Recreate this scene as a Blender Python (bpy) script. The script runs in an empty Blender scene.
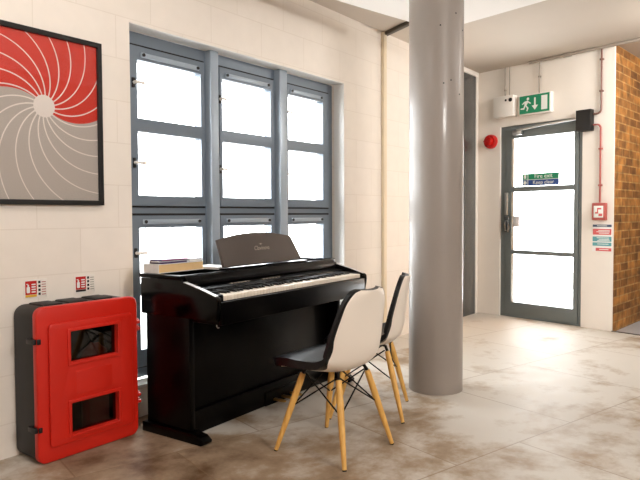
import bpy, bmesh, math, random
from mathutils import Vector, Matrix
random.seed(7)
PI = math.pi
SC = bpy.context.scene
COL = SC.collection

# ------------------------------------------------------------------ helpers
def lin(c):
    return tuple(((v/255)/12.92 if v/255 <= 0.04045 else ((v/255+0.055)/1.055)**2.4) for v in c) + (1.0,)

def mat(name, rgb, rough=0.5, metal=0.0, spec=0.5, coat=0.0, bump=0.0, bscale=60.0, vary=0.0, vscale=6.0):
    m = bpy.data.materials.new(name); m.use_nodes = True
    nt = m.node_tree; b = nt.nodes['Principled BSDF']
    b.inputs['Base Color'].default_value = lin(rgb)
    b.inputs['Roughness'].default_value = rough
    b.inputs['Metallic'].default_value = metal
    b.inputs['Specular IOR Level'].default_value = spec
    b.inputs['Coat Weight'].default_value = coat
    b.inputs['Coat Roughness'].default_value = 0.08
    tc = nt.nodes.new('ShaderNodeTexCoord')
    if vary > 0:
        n = nt.nodes.new('ShaderNodeTexNoise'); n.inputs['Scale'].default_value = vscale
        n.inputs['Detail'].default_value = 4
        nt.links.new(tc.outputs['Object'], n.inputs['Vector'])
        mx = nt.nodes.new('ShaderNodeMix'); mx.data_type = 'RGBA'
        c = lin(rgb)
        mx.inputs[6].default_value = tuple(v*(1-vary) for v in c[:3])+(1,)
        mx.inputs[7].default_value = tuple(min(1, v*(1+vary)) for v in c[:3])+(1,)
        nt.links.new(n.outputs['Fac'], mx.inputs[0]); nt.links.new(mx.outputs[2], b.inputs['Base Color'])
    if bump > 0:
        n = nt.nodes.new('ShaderNodeTexNoise'); n.inputs['Scale'].default_value = bscale
        n.inputs['Detail'].default_value = 3
        nt.links.new(tc.outputs['Object'], n.inputs['Vector'])
        bp = nt.nodes.new('ShaderNodeBump'); bp.inputs['Strength'].default_value = bump
        bp.inputs['Distance'].default_value = 0.002
        nt.links.new(n.outputs['Fac'], bp.inputs['Height']); nt.links.new(bp.outputs['Normal'], b.inputs['Normal'])
    return m

class MB:
    """collects shapes and links them as one mesh object"""
    def __init__(s): s.bm = bmesh.new()
    def merge(s, b2, M=None):
        if M is not None: bmesh.ops.transform(b2, matrix=M, verts=b2.verts)
        me = bpy.data.meshes.new('tmp'); b2.to_mesh(me); b2.free()
        s.bm.from_mesh(me); bpy.data.meshes.remove(me)
        return s
    def box(s, x0, x1, y0, y1, z0, z1, bev=0.0, seg=2, M=None):
        b = bmesh.new(); bmesh.ops.create_cube(b, size=1)
        for v in b.verts:
            v.co = Vector(((x0+x1)/2+v.co.x*(x1-x0), (y0+y1)/2+v.co.y*(y1-y0), (z0+z1)/2+v.co.z*(z1-z0)))
        if bev > 0: bmesh.ops.bevel(b, geom=b.edges[:], offset=bev, segments=seg, affect='EDGES', profile=0.5)
        return s.merge(b, M)
    def tube(s, p0, p1, r0, r1=None, n=16):
        p0, p1 = Vector(p0), Vector(p1); r1 = r0 if r1 is None else r1
        d = p1-p0; b = bmesh.new()
        bmesh.ops.create_cone(b, cap_ends=True, segments=n, radius1=r0, radius2=r1, depth=d.length)
        q = Vector((0, 0, 1)).rotation_difference(d.normalized())
        return s.merge(b, Matrix.Translation((p0+p1)/2) @ q.to_matrix().to_4x4())
    def path(s, pts, r, n=10):
        """swept round bar through points"""
        pts = [Vector(p) for p in pts]; rings = []; b = s.bm
        prev = None
        for i, p in enumerate(pts):
            t = (pts[min(i+1, len(pts)-1)]-pts[max(i-1, 0)]).normalized()
            if prev is None:
                a = t.orthogonal().normalized()
            else:
                a = (prev - t*prev.dot(t)).normalized()
            prev = a; c = t.cross(a)
            rr = r[i] if isinstance(r, (list, tuple)) else r
            rings.append([b.verts.new(p+a*math.cos(2*PI*k/n)*rr+c*math.sin(2*PI*k/n)*rr) for k in range(n)])
        for i in range(len(rings)-1):
            for k in range(n):
                b.faces.new((rings[i][k], rings[i][(k+1) % n], rings[i+1][(k+1) % n], rings[i+1][k]))
        b.faces.new(rings[0][::-1]); b.faces.new(rings[-1])
        return s
    def lathe(s, prof, n=32, c=(0, 0, 0)):
        b = s.bm; rings = []
        for r, z in prof:
            if r < 1e-6: rings.append([b.verts.new((c[0], c[1], c[2]+z))])
            else: rings.append([b.verts.new((c[0]+r*math.cos(2*PI*k/n), c[1]+r*math.sin(2*PI*k/n), c[2]+z)) for k in range(n)])
        for A, B in zip(rings, rings[1:]):
            for k in range(n):
                k2 = (k+1) % n
                if len(A) == 1 and len(B) == 1: continue
                if len(A) == 1: b.faces.new((A[0], B[k2], B[k]))
                elif len(B) == 1: b.faces.new((A[k], A[k2], B[0]))
                else: b.faces.new((A[k], A[k2], B[k2], B[k]))
        return s
    def prism(s, pts, axis, a, b_, bev=0.0):
        """polygon of 2D points extruded along axis from a to b_"""
        b = bmesh.new()
        def P(p, h):
            if axis == 'x': return (h, p[0], p[1])
            if axis == 'y': return (p[0], h, p[1])
            return (p[0], p[1], h)
        A = [b.verts.new(P(p, a)) for p in pts]; B = [b.verts.new(P(p, b_)) for p in pts]
        n = len(pts); b.faces.new(A); b.faces.new(B[::-1])
        for i in range(n): b.faces.new((A[i], B[i], B[(i+1) % n], A[(i+1) % n]))
        bmesh.ops.recalc_face_normals(b, faces=b.faces[:])
        if bev > 0: bmesh.ops.bevel(b, geom=b.edges[:], offset=bev, segments=2, affect='EDGES', profile=0.5)
        return s.merge(b)
    def plate(s, outer, holes, y0, y1, bev=0.0, zoff=0):
        """plate in the xz plane between y0 and y1 with holes"""
        cu = bpy.data.curves.new('c', 'CURVE'); cu.dimensions = '2D'; cu.fill_mode = 'BOTH'
        for loop in [outer]+holes:
            sp = cu.splines.new('POLY'); sp.points.add(len(loop)-1)
            for p, q in zip(sp.points, loop): p.co = (q[0], q[1], 0, 1)
            sp.use_cyclic_u = True
        cu.extrude = abs(y1-y0)/2-bev; cu.bevel_depth = bev; cu.bevel_resolution = 2
        if bev > 0: cu.offset = -bev
        o = bpy.data.objects.new('c', cu); COL.objects.link(o)
        me = bpy.data.meshes.new_from_object(o.evaluated_get(bpy.context.evaluated_depsgraph_get()))
        bpy.data.objects.remove(o); bpy.data.curves.remove(cu)
        b = bmesh.new(); b.from_mesh(me); bpy.data.meshes.remove(me)
        bmesh.ops.remove_doubles(b, verts=b.verts, dist=1e-5)
        M = Matrix(((1, 0, 0, 0), (0, 0, -1, (y0+y1)/2), (0, 1, 0, 0), (0, 0, 0, 1)))
        return s.merge(b, M)
    def text(s, body, size, x, y, z, depth=0.0006, shear=0.0, align='CENTER', M=None):
        """lettering in the xz plane facing -y"""
        cu = bpy.data.curves.new('t', 'FONT'); cu.body = body; cu.size = size; cu.extrude = depth
        cu.align_x = align; cu.align_y = 'CENTER'; cu.shear = shear
        o = bpy.data.objects.new('t', cu); COL.objects.link(o)
        me = bpy.data.meshes.new_from_object(o.evaluated_get(bpy.context.evaluated_depsgraph_get()))
        bpy.data.objects.remove(o); bpy.data.curves.remove(cu)
        b = bmesh.new(); b.from_mesh(me); bpy.data.meshes.remove(me)
        T = Matrix(((1, 0, 0, x), (0, 0, -1, y), (0, 1, 0, z), (0, 0, 0, 1)))
        if M is not None: T = M @ T
        return s.merge(b, T)
    def build(s, name, material, parent=None, smooth=40):
        me = bpy.data.meshes.new(name); bmesh.ops.recalc_face_normals(s.bm, faces=s.bm.faces[:])
        s.bm.to_mesh(me); s.bm.free()
        if smooth:
            me.shade_smooth(); me.set_sharp_from_angle(angle=math.radians(smooth))
        me.materials.append(material)
        o = bpy.data.objects.new(name, me); COL.objects.link(o)
        if parent is not None: o.parent = parent
        return o

def tag(o, label=None, cat=None, group=None, kind=None):
    if label: o['label'] = label
    if cat: o['category'] = cat
    if group: o['group'] = group
    if kind: o['kind'] = kind
    return o
def thing(name, label, cat, loc=(0, 0, 0), rz=0.0, group=None):
    o = bpy.data.objects.new(name, None); COL.objects.link(o)
    o.empty_display_size = 0.1
    o.location = loc; o.rotation_euler = (0, 0, rz)
    return tag(o, label, cat, group)
def struct(name, loc=(0, 0, 0), rz=0.0):
    o = bpy.data.objects.new(name, None); COL.objects.link(o)
    o.location = loc; o.rotation_euler = (0, 0, rz); o['kind'] = 'structure'
    return o
def copy_tree(o, parent=None):
    c = o.copy(); COL.objects.link(c)
    if parent is not None: c.parent = parent
    for ch in list(o.children): copy_tree(ch, c)
    return c
def rrect(x0, x1, z0, z1, r, n=6):
    pts = []
    for cx, cz, a0 in ((x1-r, z1-r, 0), (x0+r, z1-r, 90), (x0+r, z0+r, 180), (x1-r, z0+r, 270)):
        for k in range(n+1):
            a = math.radians(a0+90*k/n); pts.append((cx+r*math.cos(a), cz+r*math.sin(a)))
    return pts
def rect(x0, x1, z0, z1): return [(x0, z0), (x1, z0), (x1, z1), (x0, z1)]

# ------------------------------------------------------------------ materials
def N(nt, t, **kw):
    n = nt.nodes.new(t)
    for k, v in kw.items(): setattr(n, k, v)
    return n
def masonry(name, c1, c2, cm, bw, bh, phase, mortar, offset=0.5, rough=0.6, bump=0.4, xphase=0.0, noise=0.10, dist=0.004, smooth=0.1, flat=False, rot=0.0):
    """courses laid in the object's xz plane (or xy when flat)"""
    m = bpy.data.materials.new(name); m.use_nodes = True; nt = m.node_tree; L = nt.links.new
    b = nt.nodes['Principled BSDF']; b.inputs['Roughness'].default_value = rough
    tc = N(nt, 'ShaderNodeTexCoord'); sx = N(nt, 'ShaderNodeSeparateXYZ'); cx = N(nt, 'ShaderNodeCombineXYZ')
    L(tc.outputs['Object'], sx.inputs[0])
    ax = N(nt, 'ShaderNodeMath', operation='ADD'); ax.inputs[1].default_value = -xphase
    az = N(nt, 'ShaderNodeMath', operation='ADD'); az.inputs[1].default_value = -phase
    xy = N(nt, 'ShaderNodeMath', operation='ADD')
    L(sx.outputs['X'], ax.inputs[0]); L(sx.outputs['Z'], az.inputs[0])
    L(ax.outputs[0], cx.inputs['X']); L(az.outputs[0], cx.inputs['Y'])
    br = N(nt, 'ShaderNodeTexBrick', offset=offset, squash=1.0)
    br.inputs['Scale'].default_value = 1.0; br.inputs['Brick Width'].default_value = bw
    br.inputs['Row Height'].default_value = bh; br.inputs['Mortar Size'].default_value = mortar
    br.inputs['Mortar Smooth'].default_value = smooth; br.inputs['Bias'].default_value = 0.0
    br.inputs['Color1'].default_value = lin(c1); br.inputs['Color2'].default_value = lin(c2); br.inputs['Mortar'].default_value = lin(cm)
    L(cx.outputs[0], br.inputs['Vector'])
    no = N(nt, 'ShaderNodeTexNoise'); no.inputs['Scale'].default_value = 9; no.inputs['Detail'].default_value = 6
    L(tc.outputs['Object'], no.inputs['Vector'])
    mr = N(nt, 'ShaderNodeMapRange'); mr.inputs[1].default_value = 0.3; mr.inputs[2].default_value = 0.7
    mr.inputs[3].default_value = 1-noise; mr.inputs[4].default_value = 1+noise
    L(no.outputs['Fac'], mr.inputs[0])
    mu = N(nt, 'ShaderNodeMix', data_type='RGBA', blend_type='MULTIPLY'); mu.inputs[0].default_value = 1
    L(br.outputs['Color'], mu.inputs[6]); L(mr.outputs[0], mu.inputs[7]); L(mu.outputs[2], b.inputs['Base Color'])
    n2 = N(nt, 'ShaderNodeTexNoise'); n2.inputs['Scale'].default_value = 70; L(tc.outputs['Object'], n2.inputs['Vector'])
    h = N(nt, 'ShaderNodeMath', operation='MULTIPLY_ADD'); h.inputs[1].default_value = -1.0
    h2 = N(nt, 'ShaderNodeMath', operation='MULTIPLY'); h2.inputs[1].default_value = 0.35
    L(n2.outputs['Fac'], h2.inputs[0]); L(br.outputs['Fac'], h.inputs[0]); L(h2.outputs[0], h.inputs[2])
    bp = N(nt, 'ShaderNodeBump'); bp.inputs['Strength'].default_value = bump; bp.inputs['Distance'].default_value = dist
    L(h.outputs[0], bp.inputs['Height']); L(bp.outputs['Normal'], b.inputs['Normal'])
    return m

M_wall = masonry('painted_blockwork', (236, 227, 216), (238, 229, 219), (228, 218, 206), 0.455, 0.2265, 0.16, 0.0028, bump=0.22, noise=0.02, xphase=4.265+0.2275)
M_plain = mat('painted_plaster', (237, 230, 221), 0.6, bump=0.15, bscale=40, vary=0.03)
M_reveal = mat('white_paint', (240, 238, 234), 0.5)
M_ceil = mat('painted_concrete_ceiling', (198, 187, 174), 0.8, bump=0.2, bscale=12, vary=0.05, vscale=2)
M_raft = mat('white_ceiling_panel', (240, 236, 232), 0.7)
M_brick = masonry('brown_brick', (176, 118, 54), (112, 70, 30), (172, 130, 76), 0.225, 0.08, 0.0, 0.007, rough=0.8, bump=0.9, noise=0.5, dist=0.008)
M_win = mat('grey_window_metal', (116, 127, 139), 0.36, metal=0.2, vary=0.05, vscale=9)
M_mull = mat('pale_mullion_metal', (160, 172, 184), 0.32, metal=0.2)
M_doorm = mat('grey_door_metal', (112, 119, 119), 0.4, metal=0.2)
M_dark = mat('dark_panel_metal', (84, 86, 86), 0.25, metal=0.4)
M_black = mat('piano_black', (3, 2, 2), 0.28, spec=0.14)
M_gloss = mat('piano_gloss_black', (3, 3, 3), 0.18, spec=0.2)
M_blackin = mat('matt_black', (12, 11, 11), 0.6)
M_keyw = mat('ivory_white', (235, 222, 205), 0.3)
M_keyb = mat('key_black', (10, 10, 10), 0.3)
M_rest = mat('music_rest_brown', (78, 68, 62), 0.55, vary=0.05)
M_logo = mat('pale_gold_print', (165, 152, 140), 0.4)
M_red = mat('red_plastic', (206, 32, 14), 0.42, bump=0.1, bscale=200, vary=0.04)
M_redx = mat('red_enamel', (190, 20, 14), 0.3)
M_bodyblk = mat('black_plastic', (17, 15, 14), 0.5)
M_frameblk = mat('black_frame', (18, 15, 14), 0.4)
M_white = mat('white_plastic', (236, 232, 226), 0.4)
M_silver = mat('satin_metal', (190, 190, 188), 0.3, metal=0.9)
M_shell = mat('cream_shell', (236, 226, 214), 0.38)
M_seat = mat('black_leather', (9, 10, 12), 0.36, spec=0.3, bump=0.15, bscale=220)
M_wire = mat('black_wire', (14, 13, 12), 0.4, metal=0.5)
M_glint = mat('pale_glint', (206, 204, 202), 0.3, metal=0.3)
M_glide = mat('black_rubber', (14, 14, 14), 0.7)
M_brass = mat('brass', (190, 150, 90), 0.3, metal=0.9)
M_green = mat('safety_green', (8, 138, 96), 0.4)
M_blue = mat('mandatory_blue', (28, 70, 140), 0.4)
M_signw = mat('sign_white', (235, 240, 236), 0.4)
M_pink = mat('faded_red_print', (214, 96, 96), 0.5)
M_pinkd = mat('faded_red_frame', (176, 84, 76), 0.45)
M_teal = mat('teal_print', (96, 164, 170), 0.5)
M_navy = mat('navy_print', (70, 84, 110), 0.5)
M_redpipe = mat('red_conduit_paint', (164, 84, 76), 0.45)
M_brpipe = mat('brown_conduit_paint', (120, 84, 74), 0.45)
M_grpipe = mat('grey_conduit', (150, 140, 128), 0.45)
M_cream = mat('cream_trunking', (228, 212, 184), 0.5)
M_darkstrip = mat('dark_strip', (70, 62, 52), 0.6)
M_paper = mat('white_paper', (238, 236, 234), 0.6)
M_pages = mat('tan_page_edges', (232, 196, 142), 0.7, vary=0.08, vscale=40)
M_purple = mat('purple_cover', (70, 40, 96), 0.4)
M_magenta = mat('magenta_cover', (168, 50, 110), 0.4)
M_pale = mat('pale_cover', (206, 204, 206), 0.5)
M_yellow = mat('yellow_label', (224, 176, 50), 0.5)
M_ext = mat('pale_paving', (200, 198, 194), 0.8, vary=0.05)
M_annex = mat('grey_floor', (176, 178, 182), 0.4, vary=0.04)

# column paint with small knocks and scuffs
M_col = mat('column_paint', (150, 141, 134), 0.42, coat=0.15, vary=0.06, vscale=3)

def wood():
    m = bpy.data.materials.new('beech_wood'); m.use_nodes = True; nt = m.node_tree; L = nt.links.new
    b = nt.nodes['Principled BSDF']; b.inputs['Roughness'].default_value = 0.45
    tc = N(nt, 'ShaderNodeTexCoord'); mp = N(nt, 'ShaderNodeMapping'); mp.inputs['Scale'].default_value = (60, 60, 5)
    no = N(nt, 'ShaderNodeTexNoise'); no.inputs['Scale'].default_value = 1.0; no.inputs['Detail'].default_value = 5
    cr = N(nt, 'ShaderNodeValToRGB'); cr.color_ramp.elements[0].position = 0.3; cr.color_ramp.elements[1].position = 0.7
    cr.color_ramp.elements[0].color = lin((212, 156, 76)); cr.color_ramp.elements[1].color = lin((238, 190, 106))
    L(tc.outputs['Object'], mp.inputs[0]); L(mp.outputs[0], no.inputs['Vector']); L(no.outputs['Fac'], cr.inputs[0]); L(cr.outputs[0], b.inputs['Base Color'])
    return m
M_wood = wood()

def glass():
    m = bpy.data.materials.new('window_glass'); m.use_nodes = True; nt = m.node_tree; L = nt.links.new
    nt.nodes.remove(nt.nodes['Principled BSDF'])
    out = nt.nodes['Material Output']
    tr = N(nt, 'ShaderNodeBsdfTransparent'); tr.inputs[0].default_value = (0.97, 0.98, 0.98, 1)
    gl = N(nt, 'ShaderNodeBsdfGlossy'); gl.inputs['Roughness'].default_value = 0.03
    lw = N(nt, 'ShaderNodeLayerWeight'); lw.inputs['Blend'].default_value = 0.5
    pw = N(nt, 'ShaderNodeMath', operation='POWER'); pw.inputs[1].default_value = 5.0; L(lw.outputs['Facing'], pw.inputs[0])
    fr = N(nt, 'ShaderNodeMath', operation='MULTIPLY_ADD'); fr.inputs[1].default_value = 0.9; fr.inputs[2].default_value = 0.04; L(pw.outputs[0], fr.inputs[0])
    mx = N(nt, 'ShaderNodeMixShader'); L(fr.outputs[0], mx.inputs[0]); L(tr.outputs[0], mx.inputs[1]); L(gl.outputs[0], mx.inputs[2])
    L(mx.outputs[0], out.inputs['Surface'])
    return m
M_glass = glass()

def tinted():
    m = M_glass.copy(); m.name = 'darkened_cabinet_glass'
    for n in m.node_tree.nodes:
        if n.type == 'BSDF_TRANSPARENT': n.inputs[0].default_value = (0.5, 0.48, 0.46, 1)  # darkness of the cabinet's inside is put into the glass tint
    return m
M_dimglass = tinted()

def floor_mat():
    m = bpy.data.materials.new('stained_stone_tiles'); m.use_nodes = True; nt = m.node_tree; L = nt.links.new
    b = nt.nodes['Principled BSDF']; b.inputs['Specular IOR Level'].default_value = 0.15
    tc = N(nt, 'ShaderNodeTexCoord')
    mp = N(nt, 'ShaderNodeMapping', vector_type='TEXTURE'); mp.inputs['Location'].default_value = (3.0, -1.83, 0); mp.inputs['Rotation'].default_value = (0, 0, math.radians(-15))
    L(tc.outputs['Object'], mp.inputs[0])
    br = N(nt, 'ShaderNodeTexBrick', offset=0.5)
    br.inputs['Scale'].default_value = 1.0; br.inputs['Brick Width'].default_value = 0.93; br.inputs['Row Height'].default_value = 0.93
    br.inputs['Mortar Size'].default_value = 0.0045; br.inputs['Mortar Smooth'].default_value = 0.3
    br.inputs['Color1'].default_value = (0, 0, 0, 1); br.inputs['Color2'].default_value = (1, 1, 1, 1); br.inputs['Mortar'].default_value = (0.5, 0.5, 0.5, 1)
    L(mp.outputs[0], br.inputs['Vector'])
    n1 = N(nt, 'ShaderNodeTexNoise'); n1.inputs['Scale'].default_value = 1.1; n1.inputs['Detail'].default_value = 7; n1.inputs['Roughness'].default_value = 0.6; n1.inputs['Distortion'].default_value = 0.6
    n2 = N(nt, 'ShaderNodeTexNoise'); n2.inputs['Scale'].default_value = 5.0; n2.inputs['Detail'].default_value = 8; n2.inputs['Roughness'].default_value = 0.65
    L(tc.outputs['Object'], n1.inputs['Vector']); L(tc.outputs['Object'], n2.inputs['Vector'])
    a = N(nt, 'ShaderNodeMath', operation='MULTIPLY_ADD'); a.inputs[1].default_value = 0.6
    b2 = N(nt, 'ShaderNodeMath', operation='MULTIPLY'); b2.inputs[1].default_value = 0.4
    L(n1.outputs['Fac'], a.inputs[0]); L(n2.outputs['Fac'], b2.inputs[0]); L(b2.outputs[0], a.inputs[2])
    # browner base colour towards the piano and the near corner, with a ragged edge
    sp = N(nt, 'ShaderNodeSeparateXYZ'); L(tc.outputs['Object'], sp.inputs[0])
    wz = N(nt, 'ShaderNodeMapRange', interpolation_type='SMOOTHSTEP'); wz.inputs[1].default_value = 1.6; wz.inputs[2].default_value = 3.4
    L(sp.outputs['X'], wz.inputs[0])
    wa = N(nt, 'ShaderNodeMath', operation='MULTIPLY_ADD'); wa.inputs[1].default_value = 0.19; L(wz.outputs[0], wa.inputs[0])
    wb = N(nt, 'ShaderNodeMath', operation='ADD'); wb.inputs[1].default_value = -0.10; L(a.outputs[0], wb.inputs[0]); L(wb.outputs[0], wa.inputs[2]); a = wa
    t = N(nt, 'ShaderNodeMath', operation='MULTIPLY_ADD'); t.inputs[1].default_value = 0.05
    L(br.outputs['Color'], t.inputs[0]); L(a.outputs[0], t.inputs[2])
    cr = N(nt, 'ShaderNodeValToRGB')
    e = cr.color_ramp.elements
    e[0].position = 0.36; e[0].color = lin((98, 71, 47)); e[1].position = 0.60; e[1].color = lin((204, 197, 187))
    k = e.new(0.50); k.color = lin((164, 144, 121))
    L(t.outputs[0], cr.inputs[0])
    mx = N(nt, 'ShaderNodeMix', data_type='RGBA'); mx.inputs[7].default_value = lin((130, 104, 78))
    sc = N(nt, 'ShaderNodeMath', operation='MULTIPLY'); sc.inputs[1].default_value = 0.55
    L(br.outputs['Fac'], sc.inputs[0]); L(sc.outputs[0], mx.inputs[0]); L(cr.outputs[0], mx.inputs[6]); L(mx.outputs[2], b.inputs['Base Color'])
    rr = N(nt, 'ShaderNodeMapRange'); rr.inputs[1].default_value = 0.3; rr.inputs[2].default_value = 0.7; rr.inputs[3].default_value = 0.48; rr.inputs[4].default_value = 0.62
    L(n2.outputs['Fac'], rr.inputs[0]); L(rr.outputs[0], b.inputs['Roughness'])
    h = N(nt, 'ShaderNodeMath', operation='MULTIPLY_ADD'); h.inputs[1].default_value = -1.0
    L(br.outputs['Fac'], h.inputs[0])
    h3 = N(nt, 'ShaderNodeMath', operation='MULTIPLY'); h3.inputs[1].default_value = 0.5
    L(n2.outputs['Fac'], h3.inputs[0]); L(h3.outputs[0], h.inputs[2])
    bp = N(nt, 'ShaderNodeBump'); bp.inputs['Strength'].default_value = 0.25; bp.inputs['Distance'].default_value = 0.003
    L(h.outputs[0], bp.inputs['Height']); L(bp.outputs['Normal'], b.inputs['Normal'])
    return m
M_floor = floor_mat()

def poster_mat():
    """plain sunburst: pale swirling rays over a red upper and grey lower field"""
    m = bpy.data.materials.new('sunburst_print'); m.use_nodes = True; nt = m.node_tree; L = nt.links.new
    b = nt.nodes['Principled BSDF']; b.inputs['Roughness'].default_value = 0.45
    tc = N(nt, 'ShaderNodeTexCoord'); sx = N(nt, 'ShaderNodeSeparateXYZ'); L(tc.outputs['Object'], sx.inputs[0])
    def ma(op, a, b_=None, c=None):
        n = N(nt, 'ShaderNodeMath', operation=op)
        for i, v in enumerate((a, b_, c)):
            if v is None: continue
            if isinstance(v, (int, float)): n.inputs[i].default_value = v
            else: L(v, n.inputs[i])
        return n.outputs[0]
    x, z = sx.outputs['X'], sx.outputs['Z']
    r = ma('SQRT', ma('ADD', ma('MULTIPLY', x, x), ma('MULTIPLY', z, z)))
    th = ma('ARCTAN2', z, x)
    K, NR = 2.3, 20
    ph = ma('SUBTRACT', th, ma('MULTIPLY', r, K))
    u = ma('FRACT', ma('ADD', ma('MULTIPLY', ph, NR/(2*PI)), 10.25))
    d = ma('ABSOLUTE', ma('SUBTRACT', u, 0.5))                # 0 at ray centre
    w = ma('MULTIPLY', d, ma('MULTIPLY', r, 2*PI/NR))        # metres from ray centre
    ray = ma('LESS_THAN', w, 0.0032)
    disc = ma('LESS_THAN', r, 0.054)
    pale = ma('MAXIMUM', ray, disc)
    half = ma('GREATER_THAN', ma('SINE', ma('ADD', ph, math.radians(45))), 0.0)
    m1 = N(nt, 'ShaderNodeMix', data_type='RGBA'); m1.inputs[6].default_value = lin((188, 175, 166)); m1.inputs[7].default_value = lin((214, 44, 22)); L(half, m1.inputs[0])
    m2 = N(nt, 'ShaderNodeMix', data_type='RGBA'); m2.inputs[7].default_value = lin((240, 226, 218)); L(pale, m2.inputs[0]); L(m1.outputs[2], m2.inputs[6])
    L(m2.outputs[2], b.inputs['Base Color'])
    return m
M_poster = poster_mat()

# ------------------------------------------------------------------ the room
CEIL = 2.72
P0 = Vector((6.73, 0.02, 0)); DANG = math.atan2(-0.974, -0.225)      # door wall: local x runs right along it, local y points outdoors
DD = Vector((math.cos(DANG), math.sin(DANG), 0)); DO = Vector((-math.sin(DANG), math.cos(DANG), 0))
def dw(s, o=0.0, z=0.0): return P0+DD*s+DO*o+Vector((0, 0, z))
BY, LX = -7.0, -1.2
end = dw(7.2)

fl = MB(); f0 = dw(-0.02)
fl.prism([(LX, 0.0), (6.76, 0.0), (end.x, end.y), (LX, end.y)], 'z', -0.12, 0.0)
fl.build('floor', M_floor, smooth=0)['kind'] = 'structure'
fl = MB(); a0 = dw(1.58, 0.002); a1 = dw(7.2, 0.002)
fl.prism([(a0.x, a0.y), (a1.x, a1.y), (12, a1.y), (12, -2.0), (12, a0.y-0.5)], 'z', -0.14, -0.01)
fl.build('floor_annex', M_annex, smooth=0)['kind'] = 'structure'
c = MB(); c.box(LX-0.2, 12.2, end.y-0.2, 0.32, CEIL, CEIL+0.15)
c.build('ceiling', M_ceil, smooth=0)['kind'] = 'structure'

OX0, OX1, OZ0, OZ1 = 2.075, 4.097, 0.165, 2.182
w = MB()
w.box(LX-0.2, OX0, 0, 0.3, -0.12, CEIL); w.box(OX1, 7.05, 0, 0.3, -0.12, CEIL)
w.box(OX0, OX1, 0, 0.3, OZ1, CEIL); w.box(OX0, OX1, 0, 0.3, -0.12, OZ0)
w.build('wall_back', M_wall, smooth=0)['kind'] = 'structure'
w = MB()   # smooth white lining of the window opening
w.box(OX1-0.004, OX1-0.0005, 0.002, 0.099, OZ0+0.005, OZ1-0.005); w.box(OX0+0.005, OX1-0.005, 0.002, 0.099, OZ1-0.004, OZ1-0.0005)
w.box(OX0+0.005, OX1-0.005, -0.012, 0.099, OZ0+0.0005, OZ0+0.018, 0.004)
w.build('trim_1', M_reveal, smooth=0)['kind'] = 'structure'
w = MB(); w.box(LX-0.2, LX, end.y, 0, -0.12, CEIL); w.build('wall_left', M_plain, smooth=0)['kind'] = 'structure'
w = MB(); w.box(LX-0.2, 12.2, end.y-0.2, end.y, -0.12, CEIL); w.build('wall_front', M_plain, smooth=0)['kind'] = 'structure'

w = MB(); w.box(12, 12.2, end.y, 0.3, -0.14, CEIL); w.build('wall_far', M_plain, smooth=0)['kind'] = 'structure'
# door wall (plan outline with the door opening left free) and the brick return
S0, S1, SE = 0.318, 1.262, 1.575
w = MB()
w.box(0.012, S0, 0, 0.24, 0.0, CEIL); w.prism([(S1, 0), (SE, 0), (SE, 0.014), (1.38, 0.014), (1.38, 0.24), (S1, 0.24)], 'z', 0.0, CEIL)
w.box(S0, S1, 0, 0.24, 2.082, CEIL)
o = w.build('wall_right', M_plain, smooth=0); o.location = P0; o.rotation_euler = (0, 0, DANG); o['kind'] = 'structure'
bc = dw(SE, 0.0145); w = MB(); w.box(0, 5.9, 0, 0.09, -0.135, CEIL)
o = w.build('wall_brick', M_brick, smooth=0); o.location = bc; o.rotation_euler = (0, 0, math.radians(-5)); o['kind'] = 'structure'
w = MB(); w.box(SE, 7.1, -0.012, 0.012, -0.005, 0.006)
o = w.build('trim_2', M_darkstrip, smooth=0); o.location = P0; o.rotation_euler = (0, 0, DANG); o['kind'] = 'structure'
g = MB(); g.box(-6, 14, 0.31, 16, -0.25, -0.15); g.build('ground_outside', M_ext, smooth=0)['kind'] = 'structure'

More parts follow.
